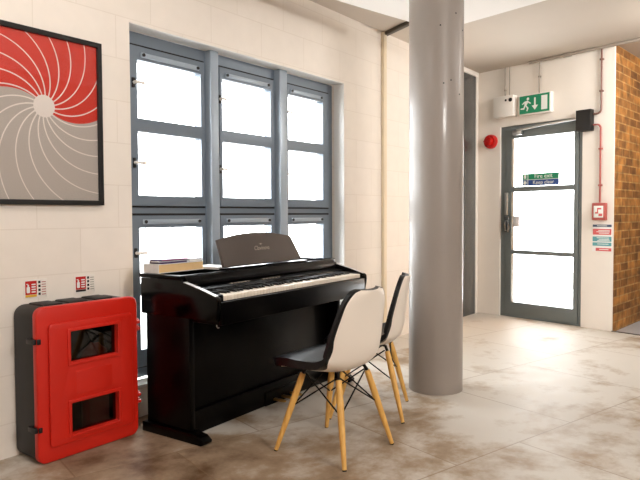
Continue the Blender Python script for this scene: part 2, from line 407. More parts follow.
# ------------------------------------------------------------------ windows
FY0, FY1 = 0.10, 0.165
bays = [(2.08, 2.727, 2.197, 2.673), (2.797, 3.392, 2.858, 3.328), (3.475, 4.092, 3.521, 3.946)]
zb = [(0.35, 0.665), (0.735, 1.055), (1.245, 1.61), (1.687, 2.018)]
for i, (x0, x1, g0, g1) in enumerate(bays):
    W = struct('window_%d' % (i+1))
    f = MB()
    f.plate(rect(x0, x1, 0.185, 2.176), [rect(g0, g1, a, b)[::-1] for a, b in zb], FY0+0.022, FY1)
    # raised sash rims, one per opening light
    for za, zc, holes in ((1.185, 2.095, zb[2:]), (0.25, 1.128, zb[:2])):
        f.plate(rect(x0+0.035, x1-0.028 if i < 2 else x1-0.07, za, zc), [rect(g0, g1, a, b)[::-1] for a, b in holes], FY0, FY0+0.0215, 0.002)
    f.build('frame', M_win, W, smooth=30)
    for za, zc in ((1.185, 2.095), (0.25, 1.128)):
        xr = x1-0.028 if i < 2 else x1-0.07
        k = MB(); k.plate(rect(x0+0.022, xr+0.013, za-0.010, zc+0.013), [rect(x0+0.0345, xr+0.0005, za-0.0005, zc+0.0005)[::-1]], FY0+0.016, FY0+0.0215); k.build('sash_shadow', M_blackin, W, smooth=0)  # dark ring set in as the shadow gap around each sash
    for a, b in zb:
        p = MB(); p.box(g0-0.008, g1+0.008, FY0+0.032, FY0+0.038, a-0.008, b+0.008); p.build('pane', M_glass, W, smooth=0)
    for zv in (2.048, 1.092):
        v = MB(); v.box(g0+0.02, g1-0.02, FY0-0.012, FY0-0.0005, zv-0.014, zv+0.014, 0.004)
        vo = v.build('trickle_vent', M_mull, W)
        for xx in (g0+0.035, g1-0.035):
            k = MB(); k.tube((xx, FY0-0.018, zv), (xx, FY0-0.0115, zv), 0.010); k.build('vent_screw', M_bodyblk, vo)
    for zh in (1.883, 1.429, 0.914):
        h = MB(); h.box(g0-0.042, g0-0.022, FY0-0.012, FY0-0.0005, zh-0.028, zh+0.028, 0.004)
        ho = h.build('handle_plate', M_bodyblk, W)
        h = MB(); h.tube((g0-0.032, FY0-0.032, zh), (g0-0.032, FY0-0.011, zh), 0.009)
        h.box(g0-0.038, g0+(0.026 if i == 0 else 0.008), FY0-0.04, FY0-0.028, zh-0.009, zh+0.009, 0.004)
        h.build('handle_lever', M_white, ho)
for i, (x0, x1) in enumerate(((2.7275, 2.797-0.0005), (3.3925, 3.4745))):
    m = MB(); m.box(x0, x1, 0.068, 0.2, 0.184, 2.178, 0.006, 3)
    o = m.build('window_mullion', M_mull); o['kind'] = 'structure'

# dark grey flush panel in the wall between the column and the corner
d = MB(); d.box(6.02, 6.62, -0.02, -0.001, 0.0, 2.66, 0.003); 
o = d.build('door_2', M_dark); o['kind'] = 'structure'
d = MB(); d.box(5.98, 6.68, -0.03, -0.001, 2.661, 2.715, 0.003); d.box(6.622, 6.67, -0.03, -0.001, 0.0, 2.66, 0.003)
d.build('trim_3', M_plain)['kind'] = 'structure'

# ------------------------------------------------------------------ glazed door
D = struct('door_1', P0, DANG)
f = MB(); f.plate(rect(0.320, 1.260, 0.0, 2.080), [rect(0.378, 1.222, 0.012, 2.040)[::-1]], 0.02, 0.085, 0.002)
f.build('door_frame', M_doorm, D)
gz = [(0.165, 0.690), (0.734, 1.366), (1.420, 1.945)]
f = MB(); f.plate(rect(0.382, 1.218, 0.016, 2.036), [rect(0.458, 1.170, a, b)[::-1] for a, b in gz], 0.012, 0.062, 0.002)
f.build('door_leaf', M_doorm, D)
for a, b in gz:
    p = MB(); p.box(0.45, 1.178, 0.034, 0.040, a-0.008, b+0.008); p.build('pane', M_glass, D, smooth=0)
h = MB(); h.box(0.388, 0.424, -0.018, 0.0115, 1.115, 1.36, 0.005); h.build('handle_plate', M_silver, D)
h = MB(); h.box(0.392, 0.438, -0.026, 0.0115, 0.93, 1.10, 0.006); h.tube((0.415, -0.05, 1.05), (0.415, -0.02, 1.05), 0.011); h.box(0.408, 0.425, -0.062, -0.046, 0.94, 1.062, 0.004)
h.build('lock_handle', M_dark, D)
h = MB(); h.box(0.47, 0.545, 0.022, 0.0335, 0.985, 1.105, 0.002); h.build('lock_notice', M_pale, D)
h = MB(); h.box(0.49, 0.60, -0.035, 0.0115, 1.972, 2.022, 0.006); h.build('closer_shoe', M_silver, D)
h = MB(); h.path([(0.54, -0.03, 2.02), (0.9, -0.045, 2.045), (1.235, -0.045, 2.06)], 0.011); h.build('closer_arm', M_silver, D)
# notice on the glass
sg = thing('door_sign', 'green and blue fire exit keep clear sign on the glass of the grey door', 'sign', dw(0.79, 0.033, 1.49), DANG)
q = MB(); q.box(-0.212, 0.212, -0.003, 0.0, -0.065, 0.065); q.build('sign_board', M_signw, sg, smooth=0)
q = MB(); q.box(-0.140, 0.208, -0.0045, -0.0032, 0.003, 0.062); q.box(-0.205, -0.150, -0.0045, -0.0032, 0.003, 0.062); q.build('green_panel', M_green, sg, smooth=0)
q = MB(); q.box(-0.140, 0.208, -0.0045, -0.0032, -0.062, -0.003); q.box(-0.205, -0.150, -0.0045, -0.0032, -0.062, -0.003); q.build('blue_panel', M_blue, sg, smooth=0)
q = MB(); q.text('Fire exit', 0.062, 0.035, -0.0052, 0.033); q.build('lettering', M_signw, sg, smooth=0)
q = MB(); q.text('Keep clear', 0.056, 0.035, -0.0052, -0.032); q.build('lettering', M_signw, sg, smooth=0)
q = MB(); q.box(-0.190, -0.165, -0.0055, -0.0046, 0.012, 0.053); q.build('pictogram', M_signw, sg, smooth=0)
q = MB(); q.tube((-0.178, -0.0056, -0.032), (-0.178, -0.0046, -0.032), 0.02); q.build('pictogram', M_signw, sg, smooth=0)

# ------------------------------------------------------------------ fittings on the door wall
def onwall(name, label, cat, s, z, o=-0.0005): return thing(name, label, cat, dw(s, o, z), DANG)
t = onwall('exit_sign', 'green running man emergency exit sign with down arrow above the grey door', 'exit sign', 0.765, 2.272)
q = MB(); q.box(-0.185, 0.185, -0.055, 0, -0.104, 0.104, 0.006); q.build('sign_case', M_white, t)
q = MB(); q.box(-0.172, 0.172, -0.0575, -0.0555, -0.093, 0.093); q.build('green_face', M_green, t, smooth=0)
q = MB(); y0, y1 = -0.0595, -0.058
def poly(pts): q.prism(pts, 'y', y0, y1)
poly(rect(0.082, 0.150, -0.072, 0.072))                                                   # doorway
poly(rect(0.000, 0.018, -0.02, 0.062)); poly([(-0.028, -0.016), (0.009, -0.064), (0.046, -0.016)])   # arrow
q.tube((-0.072, y0, 0.058), (-0.072, y1, 0.058), 0.015)                                   # running figure
poly([(-0.112, 0.034), (-0.075, 0.042), (-0.064, 0.032), (-0.090, -0.012), (-0.112, -0.004)])
poly([(-0.075, 0.040), (-0.036, 0.012), (-0.042, 0.003), (-0.082, 0.026)]); poly([(-0.112, 0.034), (-0.142, 0.010), (-0.135, 0.003), (-0.105, 0.022)])
poly([(-0.104, -0.004), (-0.086, -0.012), (-0.064, -0.036), (-0.076, -0.070), (-0.090, -0.066), (-0.082, -0.040)])
poly([(-0.112, -0.002), (-0.096, -0.008), (-0.116, -0.048), (-0.158, -0.044), (-0.158, -0.032), (-0.124, -0.032)])
q.build('pictogram', M_signw, t, smooth=0)
t = onwall('emergency_light', 'square white twin spot emergency light unit left of the exit sign', 'emergency light', 0.405, 2.288)
q = MB(); q.box(-0.125, 0.125, -0.08, 0, -0.112, 0.112, 0.008); q.build('housing', M_white, t)
q = MB(); q.tube((0.035, -0.084, 0.062), (0.035, -0.079, 0.062), 0.012); q.build('lens', M_bodyblk, t); q = MB(); q.tube((0.092, -0.086, 0.060), (0.092, -0.079, 0.060), 0.021); q.build('lens', M_bodyblk, t)
t = onwall('fire_alarm_sounder', 'round red fire alarm sounder on white wall left of the door', 'alarm', 0.208, 1.932)
q = MB(); q.bm.free(); q.bm = bmesh.new(); q.lathe([(0, 0), (0.078, 0), (0.078, 0.035), (0.070, 0.05), (0, 0.05)]); bmesh.ops.transform(q.bm, matrix=Matrix.Rotation(PI/2, 4, 'X'), verts=q.bm.verts); q.build('base', M_redx, t)
q = MB(); q.lathe([(0, 0.0505), (0.052, 0.0505), (0.048, 0.075), (0.03, 0.085), (0, 0.087)]); bmesh.ops.transform(q.bm, matrix=Matrix.Rotation(PI/2, 4, 'X'), verts=q.bm.verts)
q.box(-0.05, 0.05, -0.09, -0.07, -0.006, 0.006, 0.002); q.build('horn', M_redx, t)
t = onwall('door_release_box', 'black door control box at top right corner of the grey door', 'control box', 1.303, 2.033)
q = MB(); q.box(-0.074, 0.074, -0.075, 0, -0.103, 0.103, 0.004); q.build('housing', M_bodyblk, t)
q = MB(); q.box(-0.066, 0.066, -0.079, -0.0755, -0.095, 0.095, 0.002); q.build('lid', M_bodyblk, t)
t = onwall('fire_call_point', 'red framed break glass fire call point at end of red conduit', 'call point', 1.452, 1.147)
q = MB(); q.box(-0.067, 0.067, -0.045, 0, -0.083, 0.083, 0.008); q.build('housing', M_pinkd, t)
q = MB(); q.box(-0.045, 0.048, -0.048, -0.0455, -0.058, 0.055, 0.001); q.build('glass_plate', M_signw, t)
q = MB(); q.prism([(-0.03, -0.02), (0.0, -0.02), (0.0, 0.02), (0.03, 0.02), (0.03, 0.035), (-0.01, 0.035), (-0.01, -0.005), (-0.03, -0.005)], 'y', -0.050, -0.0485)
q.prism([(0.004, -0.045), (0.04, -0.045), (0.04, -0.02), (0.004, -0.02)], 'y', -0.050, -0.0485); q.build('printed_marks', M_pink, t, smooth=0)
t = onwall('fire_action_notice', 'fire action notice with red and teal bands below the call point', 'notice', 1.47, 0.893)
q = MB(); q.box(-0.095, 0.095, -0.003, 0, -0.133, 0.133); q.build('notice_board', M_paper, t, smooth=0)
q = MB(); q.box(-0.092, 0.092, -0.0042, -0.0032, 0.105, 0.128); q.build('navy_band', M_navy, t, smooth=0)
q = MB(); q.box(-0.09, 0.09, -0.0042, -0.0032, 0.03, 0.086); q.build('red_band', M_pink, t, smooth=0); q = MB(); q.box(-0.06, 0.092, -0.0042, -0.0032, -0.128, -0.098); q.build('red_band', M_pink, t, smooth=0)
q = MB(); q.box(-0.092, 0.092, -0.0042, -0.0032, -0.035, 0.012); q.build('teal_band', M_teal, t, smooth=0); q = MB(); q.box(-0.092, 0.092, -0.0042, -0.0032, -0.078, -0.045); q.build('teal_band', M_teal, t, smooth=0)
q = MB()
for zz, ww, xo in ((0.07, 0.11, 0.02), (0.058, 0.13, 0.01), (0.045, 0.10, 0.02), (0.0, 0.12, 0.01), (-0.014, 0.10, 0.02), (-0.026, 0.12, 0.015), (-0.06, 0.11, 0.01), (-0.112, 0.09, 0.02), (0.116, 0.10, 0.0)):
    q.box(xo-ww/2, xo+ww/2, -0.0052, -0.0043, zz-0.003, zz+0.003)
q.build('printed_lines', M_signw, t, smooth=0)

def conduit(name, label, pts, r, m, clips=()):
    """pts in wall coordinates (s, out, z)"""
    t = thing(name, label, 'conduit', P0, DANG)
    q = MB(); q.path(pts, r); q.build('pipe', m, t)
    if clips:
        for (s, o, z) in clips:
            q = MB(); q.box(s-r*1.7, s+r*1.7, o-r*1.3, -0.0006, z-0.008, z+0.008, 0.002); q.build('clip', m, t)
    return t
def arc(cs, cz, r, a0, a1, o=-0.02, n=7):
    return [(cs+r*math.cos(math.radians(a0+(a1-a0)*k/n)), o, cz+r*math.sin(math.radians(a0+(a1-a0)*k/n))) for k in range(n+1)]
conduit('alarm_conduit', 'brown red conduit dropping from the ceiling into the black control box', [(1.455, -0.02, 2.715), (1.455, -0.02, 2.4), (1.456, -0.02, 2.15)]+arc(1.416, 2.13, 0.04, 0, -90)+[(1.379, -0.02, 2.09)], 0.009, M_brpipe, [(1.455, -0.02, 2.6), (1.455, -0.02, 2.3)])
conduit('alarm_conduit', 'light red conduit from the black control box down to the call point', [(1.379, -0.02, 1.985)]+arc(1.412, 1.945, 0.04, 90, 0)+[(1.453, -0.02, 1.6), (1.453, -0.02, 1.232)], 0.009, M_redpipe, [(1.453, -0.02, 1.75), (1.453, -0.02, 1.4)])
conduit('power_conduit', 'thin grey conduit above the exit sign', [(0.80, -0.02, 2.715), (0.80, -0.02, 2.5), (0.80, -0.02, 2.378)], 0.0065, M_grpipe, [(0.80, -0.02, 2.55)])
conduit('power_conduit', 'left of two thin grey conduits above the emergency light', [(0.39, -0.02, 2.715), (0.39, -0.02, 2.402)], 0.005, M_grpipe, [(0.39, -0.02, 2.47)])
conduit('power_conduit', 'right of two thin grey conduits above the emergency light', [(0.445, -0.02, 2.715), (0.445, -0.02, 2.402)], 0.005, M_grpipe)
t = thing('ceiling_conduit', 'dark grey conduit running along the ceiling above the grey door', 'conduit', P0, DANG)
q = MB(); q.path([(0.70, -0.05, 2.704), (1.2, -0.05, 2.704), (1.9, -0.05, 2.704), (3.2, -0.05, 2.704)], 0.015); q.build('pipe', M_grpipe, t)
q = MB(); q.tube((1.08, -0.05, 2.704), (1.16, -0.05, 2.704), 0.021); q.build('coupling', M_grpipe, t)

# trunking on the window wall, dark strip painted as the ceiling's shadow gap, raft
t = thing('cable_trunking', 'cream vertical trunking on the wall between window and column', 'trunking', (4.685, 0, 0))
q = MB(); q.box(-0.032, 0.018, -0.03, -0.0005, 0.0, 2.715, 0.005); q.build('cover', M_cream, t)
q = MB(); q.box(0.0185, 0.036, -0.018, -0.0005, 0.0, 2.715, 0.002); q.build('side_shadow', mat('tan_shadow', (170, 148, 116), 0.6), t)  # tan strip paints the brown shadow line beside the trunking
t = thing('ceiling_shadow_gap', 'dark strip as shadow gap across the ceiling from wall trunking to the column', 'trunking', (4.70, -0.006, CEIL), math.atan2(-0.90, -0.43))
q = MB(); q.box(0.0, 1.2, -0.015, 0.03, -0.03, -0.0005, 0.003); q.build('cover', M_darkstrip, t)  # dark strip painted as the ceiling's shadow gap
t = thing('ceiling_panel', 'white suspended ceiling panel at the top of the grey column', 'ceiling panel', (4.464, -0.655, 2.56), math.radians(-12-90))
q = MB(); q.box(0.0, 2.8, -2.75, 0.0, 0.0, 0.05, 0.004); q.build('board', M_raft, t)
for xx in (0.3, 2.4):
    for yy in (-0.3, -2.4): q = MB(); q.tube((xx, yy, 0.0505), (xx, yy, CEIL-2.5605), 0.006); q.build('hanger', M_silver, t)

# ------------------------------------------------------------------ column
t = thing('column', 'round grey painted column standing between the chairs and the glazed door', 'column', (3.62, -1.057, 0))
q = MB(); q.lathe([(0, 0.0), (0.172, 0.0), (0.172, 2.5595), (0, 2.5595)], 96); q.build('shaft', M_col, t)
for a, z in ((215, 2.28), (250, 2.36), (238, 1.95), (262, 1.87), (275, 2.27), (222, 1.93)):
    a = math.radians(a); q = MB(); q.tube((0.1722*math.cos(a), 0.1722*math.sin(a), z), (0.1732*math.cos(a), 0.1732*math.sin(a), z), 0.005, n=8); q.build('fixing_hole', M_blackin, t)

# ------------------------------------------------------------------ poster
t = thing('framed_poster', 'black framed poster with pale sunburst over red and grey on wall', 'poster', (1.577, -0.0005, 1.658))
X0, X1, Z0, Z1 = -0.308, 0.309, -0.475, 0.360
q = MB(); q.plate(rect(X0, X1, Z0, Z1), [rect(X0+0.024, X1-0.024, Z0+0.024, Z1-0.024)[::-1]], -0.028, 0.0, 0.002); q.build('frame', M_frameblk, t)
q = MB(); q.box(X0+0.02, X1-0.02, -0.012, -0.006, Z0+0.02, Z1-0.02); q.build('print', M_poster, t, smooth=0)
q = MB(); q.box(X0+0.0245, X1-0.0245, -0.0155, -0.0135, Z0+0.0245, Z1-0.0245); q.build('glazing', M_glass, t, smooth=0)

# ------------------------------------------------------------------ fire cabinet and what is in it
t = thing('extinguisher_cabinet', 'red and black fire extinguisher cabinet on the floor below the poster', 'cabinet', (1.672, -0.006, 0))
bx0, bx1, bz0, bz1 = -0.262, 0.262, 0.0, 0.712
q = MB(); q.plate(rrect(bx0, bx1, bz0, bz1, 0.05), [rrect(bx0+0.012, bx1-0.012, bz0+0.012, bz1-0.012, 0.04)[::-1]], -0.176, 0.0, 0.003)
q.plate(rrect(bx0+0.011, bx1-0.011, bz0+0.011, bz1-0.011, 0.04), [], -0.012, -0.002)
for xx in (-0.15, -0.02, 0.12):
    q.box(xx-0.05, xx+0.05, -0.15, -0.02, bz1-0.004, bz1+0.008, 0.006)
q.build('body', M_bodyblk, t)
dx0, dx1, dz0, dz1 = -0.267, 0.268, 0.002, 0.717
wins = [(-0.112, 0.140, 0.109, 0.255), (-0.112, 0.140, 0.447, 0.592)]
holes = [rrect(a, b, c_, d_, 0.004, 2)[::-1] for a, b, c_, d_ in wins]
q = MB(); q.plate(rrect(dx0, dx1, dz0, dz1, 0.04), holes, -0.214, -0.177, 0.008)
q.plate(rrect(-0.215, 0.228, 0.07, 0.638, 0.02), holes, -0.228, -0.213, 0.005)
for a, b, c_, d_ in wins:
    q.plate(rrect(a-0.016, b+0.016, c_-0.016, d_+0.016, 0.006, 2), [rrect(a, b, c_, d_, 0.004, 2)[::-1]], -0.234, -0.226, 0.003)
q.plate(rrect(-0.085, 0.105, 0.29, 0.40, 0.004, 2), [], -0.2295, -0.2275, 0.0008)
do = q.build('door', M_red, t)
for a, b, c_, d_ in wins:
    q = MB(); q.box(a-0.006, b+0.006, -0.203, -0.200, c_-0.006, d_+0.006); q.build('window_pane', M_dimglass, do, smooth=0)
for zz in (0.165, 0.565):
    q = MB(); q.box(-0.283, -0.2675, -0.215, -0.150, zz-0.012, zz+0.012, 0.003); q.box(-0.2665, -0.250, -0.222, -0.2145, zz-0.012, zz+0.012, 0.002); q.build('catch', M_bodyblk, t)
for zz in (0.58, 0.545, 0.20, 0.165):
    q = MB(); q.box(0.2685, 0.292, -0.205, -0.165, zz-0.008, zz+0.008, 0.003); q.tube((0.288, -0.185, zz-0.013), (0.288, -0.185, zz+0.013), 0.007); q.build('hinge', M_red, do)
def extinguisher(x, label, lab):
    e = thing('fire_extinguisher', label, 'extinguisher', (1.672+x, -0.092, 0.0125))
    q = MB(); q.lathe([(0, 0), (0.064, 0), (0.066, 0.01), (0.066, 0.40), (0.058, 0.44), (0.03, 0.465), (0.02, 0.48), (0, 0.48)], 32); q.build('cylinder', M_redx, e)
    q = MB(); q.box(-0.02, 0.02, -0.03, 0.02, 0.4805, 0.52, 0.004); q.box(-0.012, 0.012, -0.07, 0.03, 0.521, 0.532, 0.003); q.box(-0.012, 0.012, -0.065, 0.02, 0.555, 0.566, 0.003, M=Matrix.Rotation(0.05, 4, 'X'))
    q.build('valve', M_blackin, e)
    q = MB(); q.path([(0.02, 0, 0.5), (0.06, 0, 0.49), (0.074, -0.005, 0.44), (0.077, -0.005, 0.3), (0.076, -0.005, 0.12)], 0.008, 8); q.build('hose', M_blackin, e)
    q = MB(); n = 14; b = q.bm
    for k in range(n+1):
        a = math.radians(-90-55+110*k/n); b.verts.new((0.0668*math.cos(a), 0.0668*math.sin(a), 0.09)); b.verts.new((0.0668*math.cos(a), 0.0668*math.sin(a), 0.30))
    b.verts.ensure_lookup_table()
    for k in range(n): b.faces.new((b.verts[2*k], b.verts[2*k+2], b.verts[2*k+3], b.verts[2*k+1]))
    q.build('label_band', lab, e)
extinguisher(-0.110, 'fire extinguisher with yellow label behind the cabinet windows', M_yellow)
extinguisher(0.100, 'fire extinguisher with dull label inside the red cabinet', M_pinkd)

# small identification signs above the cabinet
for x0, x1, z0, z1, lb, fine in ((1.462, 1.578, 0.735, 0.826, 'fire point sticker above left end of the red cabinet, under the poster', False), (1.722, 1.838, 0.735, 0.826, 'fire point sticker above right half of the red cabinet, nearer the window', True)):
    t = thing('extinguisher_sign', lb, 'sign', (x0, -0.0005, z0))
    w_, h_ = x1-x0, z1-z0
    q = MB(); q.box(0, w_, -0.002, 0, 0, h_, 0.0005); q.build('card', M_cream if False else M_plain, t)
    q = MB(); q.box(0.008, 0.064, -0.003, -0.0021, 0.018, h_-0.008); q.build('red_panel', M_redx, t, smooth=0)
    q = MB(); q.prism(rrect(0.014, 0.030, 0.026, 0.056, 0.004), 'y', -0.0038, -0.0031); q.box(0.018, 0.026, -0.0038, -0.0031, 0.057, 0.066); q.box(0.013, 0.022, -0.0038, -0.0031, 0.067, 0.071)
    for zz in (0.030, 0.042, 0.054, 0.066):
        q.box(0.038, 0.058, -0.0038, -0.0031, zz-0.003, zz+0.003)
    q.build('white_symbol', M_signw, t, smooth=0)
    q = MB(); q.box(0.008, 0.064, -0.003, -0.0021, 0.006, 0.0165); q.build('bottom_bar', M_bodyblk if fine else M_yellow, t, smooth=0)
    q = MB()
    for k in range(4): q.box(0.072, 0.083, -0.003, -0.0021, 0.012+k*0.019, 0.024+k*0.019)
    q.build('hazard_symbol', M_bodyblk, t, smooth=0)
    q = MB()
    for k in range(6): q.box(0.089, 0.110, -0.003, -0.0021, 0.013+k*0.012, 0.0165+k*0.012)
    q.build('small_print', M_pinkd if not fine else M_grpipe, t, smooth=0)

# ------------------------------------------------------------------ digital piano
PR = math.radians(3.5); PO = Vector((1.985, -0.185, 0))
p = thing('digital_piano', 'black upright digital piano in front of the window', 'piano', PO, PR)
PW = 1.425; TZ = 0.828
for x0, x1 in ((0.012, 0.047), (PW-0.047, PW-0.012)):
    q = MB(); q.box(x0, x1, -0.345, -0.03, 0.0505, 0.6195, 0.003); q.build('side_panel', M_black, p)
for x0, x1 in ((-0.004, 0.058), (PW-0.058, PW+0.004)):
    q = MB(); q.prism([(-0.005, 0), (-0.43, 0), (-0.447, 0.008), (-0.45, 0.022), (-0.42, 0.044), (-0.36, 0.05), (-0.005, 0.05)], 'x', x0, x1, 0.004); q.build('foot', M_black, p)
prof = [(-0.005, 0.62), (-0.005, TZ-0.021), (-0.30, TZ-0.021), (-0.312, 0.797), (-0.43, 0.769), (-0.536, 0.738), (-0.546, 0.728), (-0.549, 0.70), (-0.535, 0.62)]
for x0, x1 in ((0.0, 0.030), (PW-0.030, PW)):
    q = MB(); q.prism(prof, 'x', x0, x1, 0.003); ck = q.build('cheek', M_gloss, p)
    q = MB(); q.prism([(-0.318, 0.7965), (-0.43, 0.7698), (-0.53, 0.7408), (-0.53, 0.7428), (-0.43, 0.7718), (-0.318, 0.7985)], 'x', x0+0.003, x1-0.003); q.build('cheek_glint', M_glint, ck)  # pale strip stands in for the window's reflection on the cheek
q = MB(); q.prism([(0.0, TZ-0.02), (0.0, TZ), (-0.28, TZ), (-0.300, TZ-0.006), (-0.318, TZ-0.03), (-0.325, TZ-0.052), (-0.315, TZ-0.056), (-0.29, TZ-0.02)], 'x', 0.0305, PW-0.0305, 0.002)
q.box(-0.002, PW+0.002, -0.296, 0.003, TZ-0.0202, TZ, 0.003)
q.build('top_lid', M_black, p)
q = MB(); q.box(0.031, PW-0.031, -0.526, -0.008, 0.60, 0.695, 0.003); q.box(0.031, PW-0.031, -0.02, -0.006, 0.696, 0.805); q.build('keybed', M_black, p)
q = MB(); q.box(0.031, PW-0.031, -0.548, -0.5265, 0.60, 0.711, 0.004); q.build('key_slip', M_black, p)
q = MB(); q.prism([(-0.31, 0.70), (-0.31, 0.772), (-0.375, 0.758), (-0.380, 0.745), (-0.380, 0.70)], 'x', 0.031, PW-0.031, 0.002)
cp = q.build('control_panel', M_black, p)
for k in range(12):
    q = MB(); q.box(0.30+k*0.028+(0.1 if k > 5 else 0), 0.318+k*0.028+(0.1 if k > 5 else 0), -0.362, -0.350, 0.7635, 0.768, 0.001); q.build('panel_button', M_grpipe, cp)
KX0 = 0.0475+0.022; KW = (PW-0.031-0.022-KX0)/52
q = MB(); q.box(0.031, KX0-0.001, -0.524, -0.3805, 0.6955, 0.745, 0.003); q.build('key_block', M_black, p); q = MB(); q.box(PW-0.031-0.021, PW-0.031, -0.524, -0.3805, 0.6955, 0.745, 0.003); q.build('key_block', M_black, p)
kb = MB(); kb.box(KX0, PW-0.031-0.022, -0.517, -0.3805, 0.6955, 0.713); kb = kb.build('keyboard', M_blackin, p, smooth=0)
q = MB(); q.box(0.0004, KW-0.0006, -0.525, -0.3808, 0.7135, 0.738, 0.0008); wk = q.build('white_key', M_keyw, kb); wk.location.x = KX0
for k in range(1, 52):
    c_ = wk.copy(); COL.objects.link(c_); c_.parent = kb; c_.location.x = KX0+k*KW
q = MB(); q.prism([(-0.474, 0.7385), (-0.3812, 0.7385), (-0.3812, 0.751), (-0.467, 0.7505)], 'x', -0.0055, 0.0055, 0.001); bk = q.build('black_key', M_keyb, kb)
pos = [k for k in range(51) if (k % 7) in (0, 2, 3, 5, 6)]      # A# C# D# F# G#
for i, k in enumerate(pos):
    c_ = bk if i == 0 else bk.copy()
    if i: COL.objects.link(c_); c_.parent = kb
    c_.location.x = KX0+(k+1)*KW
q = MB(); q.box(0.0475, PW-0.0475, -0.275, -0.255, 0.125, 0.5995, 0.002); q.build('back_panel', M_black, p)
q = MB(); q.box(0.0475, PW-0.0475, -0.292, -0.250, 0.0015, 0.1245, 0.004); q.build('lower_rail', M_black, p)
q = MB(); q.box(0.66, 0.98, -0.30, -0.20, 0.0, 0.0845, 0.006); pb = q.build('pedal_box', M_black, p)
for x in (0.74, 0.82, 0.90):
    q = MB(); q.prism([(x-0.012, -0.301), (x+0.012, -0.301), (x+0.014, -0.37), (x+0.009, -0.385), (x-0.009, -0.385), (x-0.014, -0.37)], 'z', 0.022, 0.034, 0.002); q.build('pedal', M_brass, pb)
q = MB(); q.path([(0.045, -0.50, 0.5995), (0.045, -0.50, 0.59), (0.045, -0.508, 0.583), (0.045, -0.516, 0.586)], 0.0028, 8); q.build('headphone_hook', M_silver, p)
# music rest, leaning back on the lid
TLT = Matrix.Translation((0, -0.245, TZ+0.012)) @ Matrix.Rotation(math.radians(-18), 4, 'X')
rb0, rb1, rt0, rt1, rh = 0.358, 1.085, 0.356, 1.028, 0.156
out = [(rb0, 0), (rb1, 0)]
for k in range(13):
    u = k/12; x = rt1+(rt0-rt1)*u; out.append((x, rh+0.034*(1-(2*u-1)**2)))
q = MB(); b0 = MB(); b0.plate(out, [], -0.018, 0.0, 0.003); q.merge(b0.bm.copy(), TLT); b0.bm.free()
mr_ = q.build('music_rest', M_rest, p)
q = MB(); q.box(rb0-0.01, rb1+0.03, -0.285, -0.232, TZ+0.0005, TZ+0.0095, 0.002); q.build('rest_ledge', M_black, mr_)
q = MB(); q.text('Clavinova', 0.036, 0.712, -0.0195, 0.092, 0.0004, 0.35, M=TLT)
for k in range(3):
    a = math.radians(90+120*k); q.prism([(0.765-0.0015, 0.122), (0.765+0.0015, 0.122), (0.765+0.012*math.cos(a), 0.124+0.012*math.sin(a))], 'y', -0.0005, 0.0) if False else None
b0 = MB(); b0.box(0.705, 0.719, -0.0199, -0.0189, 0.113, 0.121); b0.box(0.695, 0.729, -0.0199, -0.0189, 0.1165, 0.1175); q.merge(b0.bm.copy(), TLT); b0.bm.free()
q.build('script_logo', M_logo, mr_, smooth=0)

# things lying on the piano
def pl(x, y, z): return Matrix.Translation(PO) @ Matrix.Rotation(PR, 4, 'Z') @ Vector((x, y, z))
def book(name, label, x0, x1, y0, y1, z, h, cover, pages, rz=0.0, group=None, flatcover=0.003):
    t = thing(name, label, 'book', pl((x0+x1)/2, (y0+y1)/2, z), PR+rz, group); a, b = (x1-x0)/2, (y1-y0)/2
    q = MB(); q.box(-a, a, -b, b, 0, flatcover, 0.0006); q.box(-a, a, -b, b, h-flatcover, h, 0.0006); q.box(-a, -a+flatcover, -b, b, flatcover, h-flatcover)
    q.build('cover', cover, t)
    q = MB(); q.box(-a+flatcover+0.0005, a-0.003, -b+0.002, b-0.003, flatcover+0.0003, h-flatcover-0.0003); q.build('pages', pages, t, smooth=0)
    return t
BZ = TZ+0.0006
book('book', 'thick white covered book with tan page edges lying on left end of piano', 0.022, 0.345, -0.118, -0.002, BZ, 0.047, M_paper, M_pages)
book('magazine', 'purple magazine lying directly on the thick tan edged book', 0.052, 0.228, -0.114, -0.01, BZ+0.0476, 0.008, M_purple, M_purple, 0.02, None, 0.0012)
book('magazine', 'white magazine sandwiched between the two purple ones on the piano', 0.03, 0.236, -0.110, -0.012, BZ+0.0562, 0.005, M_pale, M_paper, -0.015, None, 0.0012)
book('magazine', 'slim purple and magenta magazine topmost of the pile on the piano', 0.048, 0.236, -0.113, -0.02, BZ+0.0618, 0.007, M_purple, M_magenta, 0.0, None, 0.0012)
book('booklet', 'pale booklet at right end on top of the thick book', 0.242, 0.346, -0.114, -0.02, BZ+0.0476, 0.014, M_pale, M_paper, 0.02, None, 0.0015)
t = thing('sheet_music', 'loose white sheets lying flat between books and music rest', 'paper', pl(0.385, -0.13, BZ-0.0004), PR)
q = MB()
for k, (dx, rz) in enumerate(((0.0, 0.02), (0.004, -0.02), (-0.002, 0.0))):
    q.box(-0.022+dx, 0.11+dx, -0.085, 0.115, 0.0005+k*0.0042, 0.0043+k*0.0042, M=Matrix.Rotation(rz, 4, 'Z'))
q.build('sheet', M_paper, t, smooth=0)

# ------------------------------------------------------------------ chairs
def spline(P, t):
    n = len(P)-1; x = t*n; i = min(int(x), n-1); f = x-i
    g = lambda k: P[max(0, min(n, k))]
    p0, p1, p2, p3 = g(i-1), g(i), g(i+1), g(i+2)
    return tuple(0.5*((2*b)+(-a+c)*f+(2*a-5*b+4*c-d)*f*f+(-a+3*b-3*c+d)*f**3) for a, b, c, d in zip(p0, p1, p2, p3))
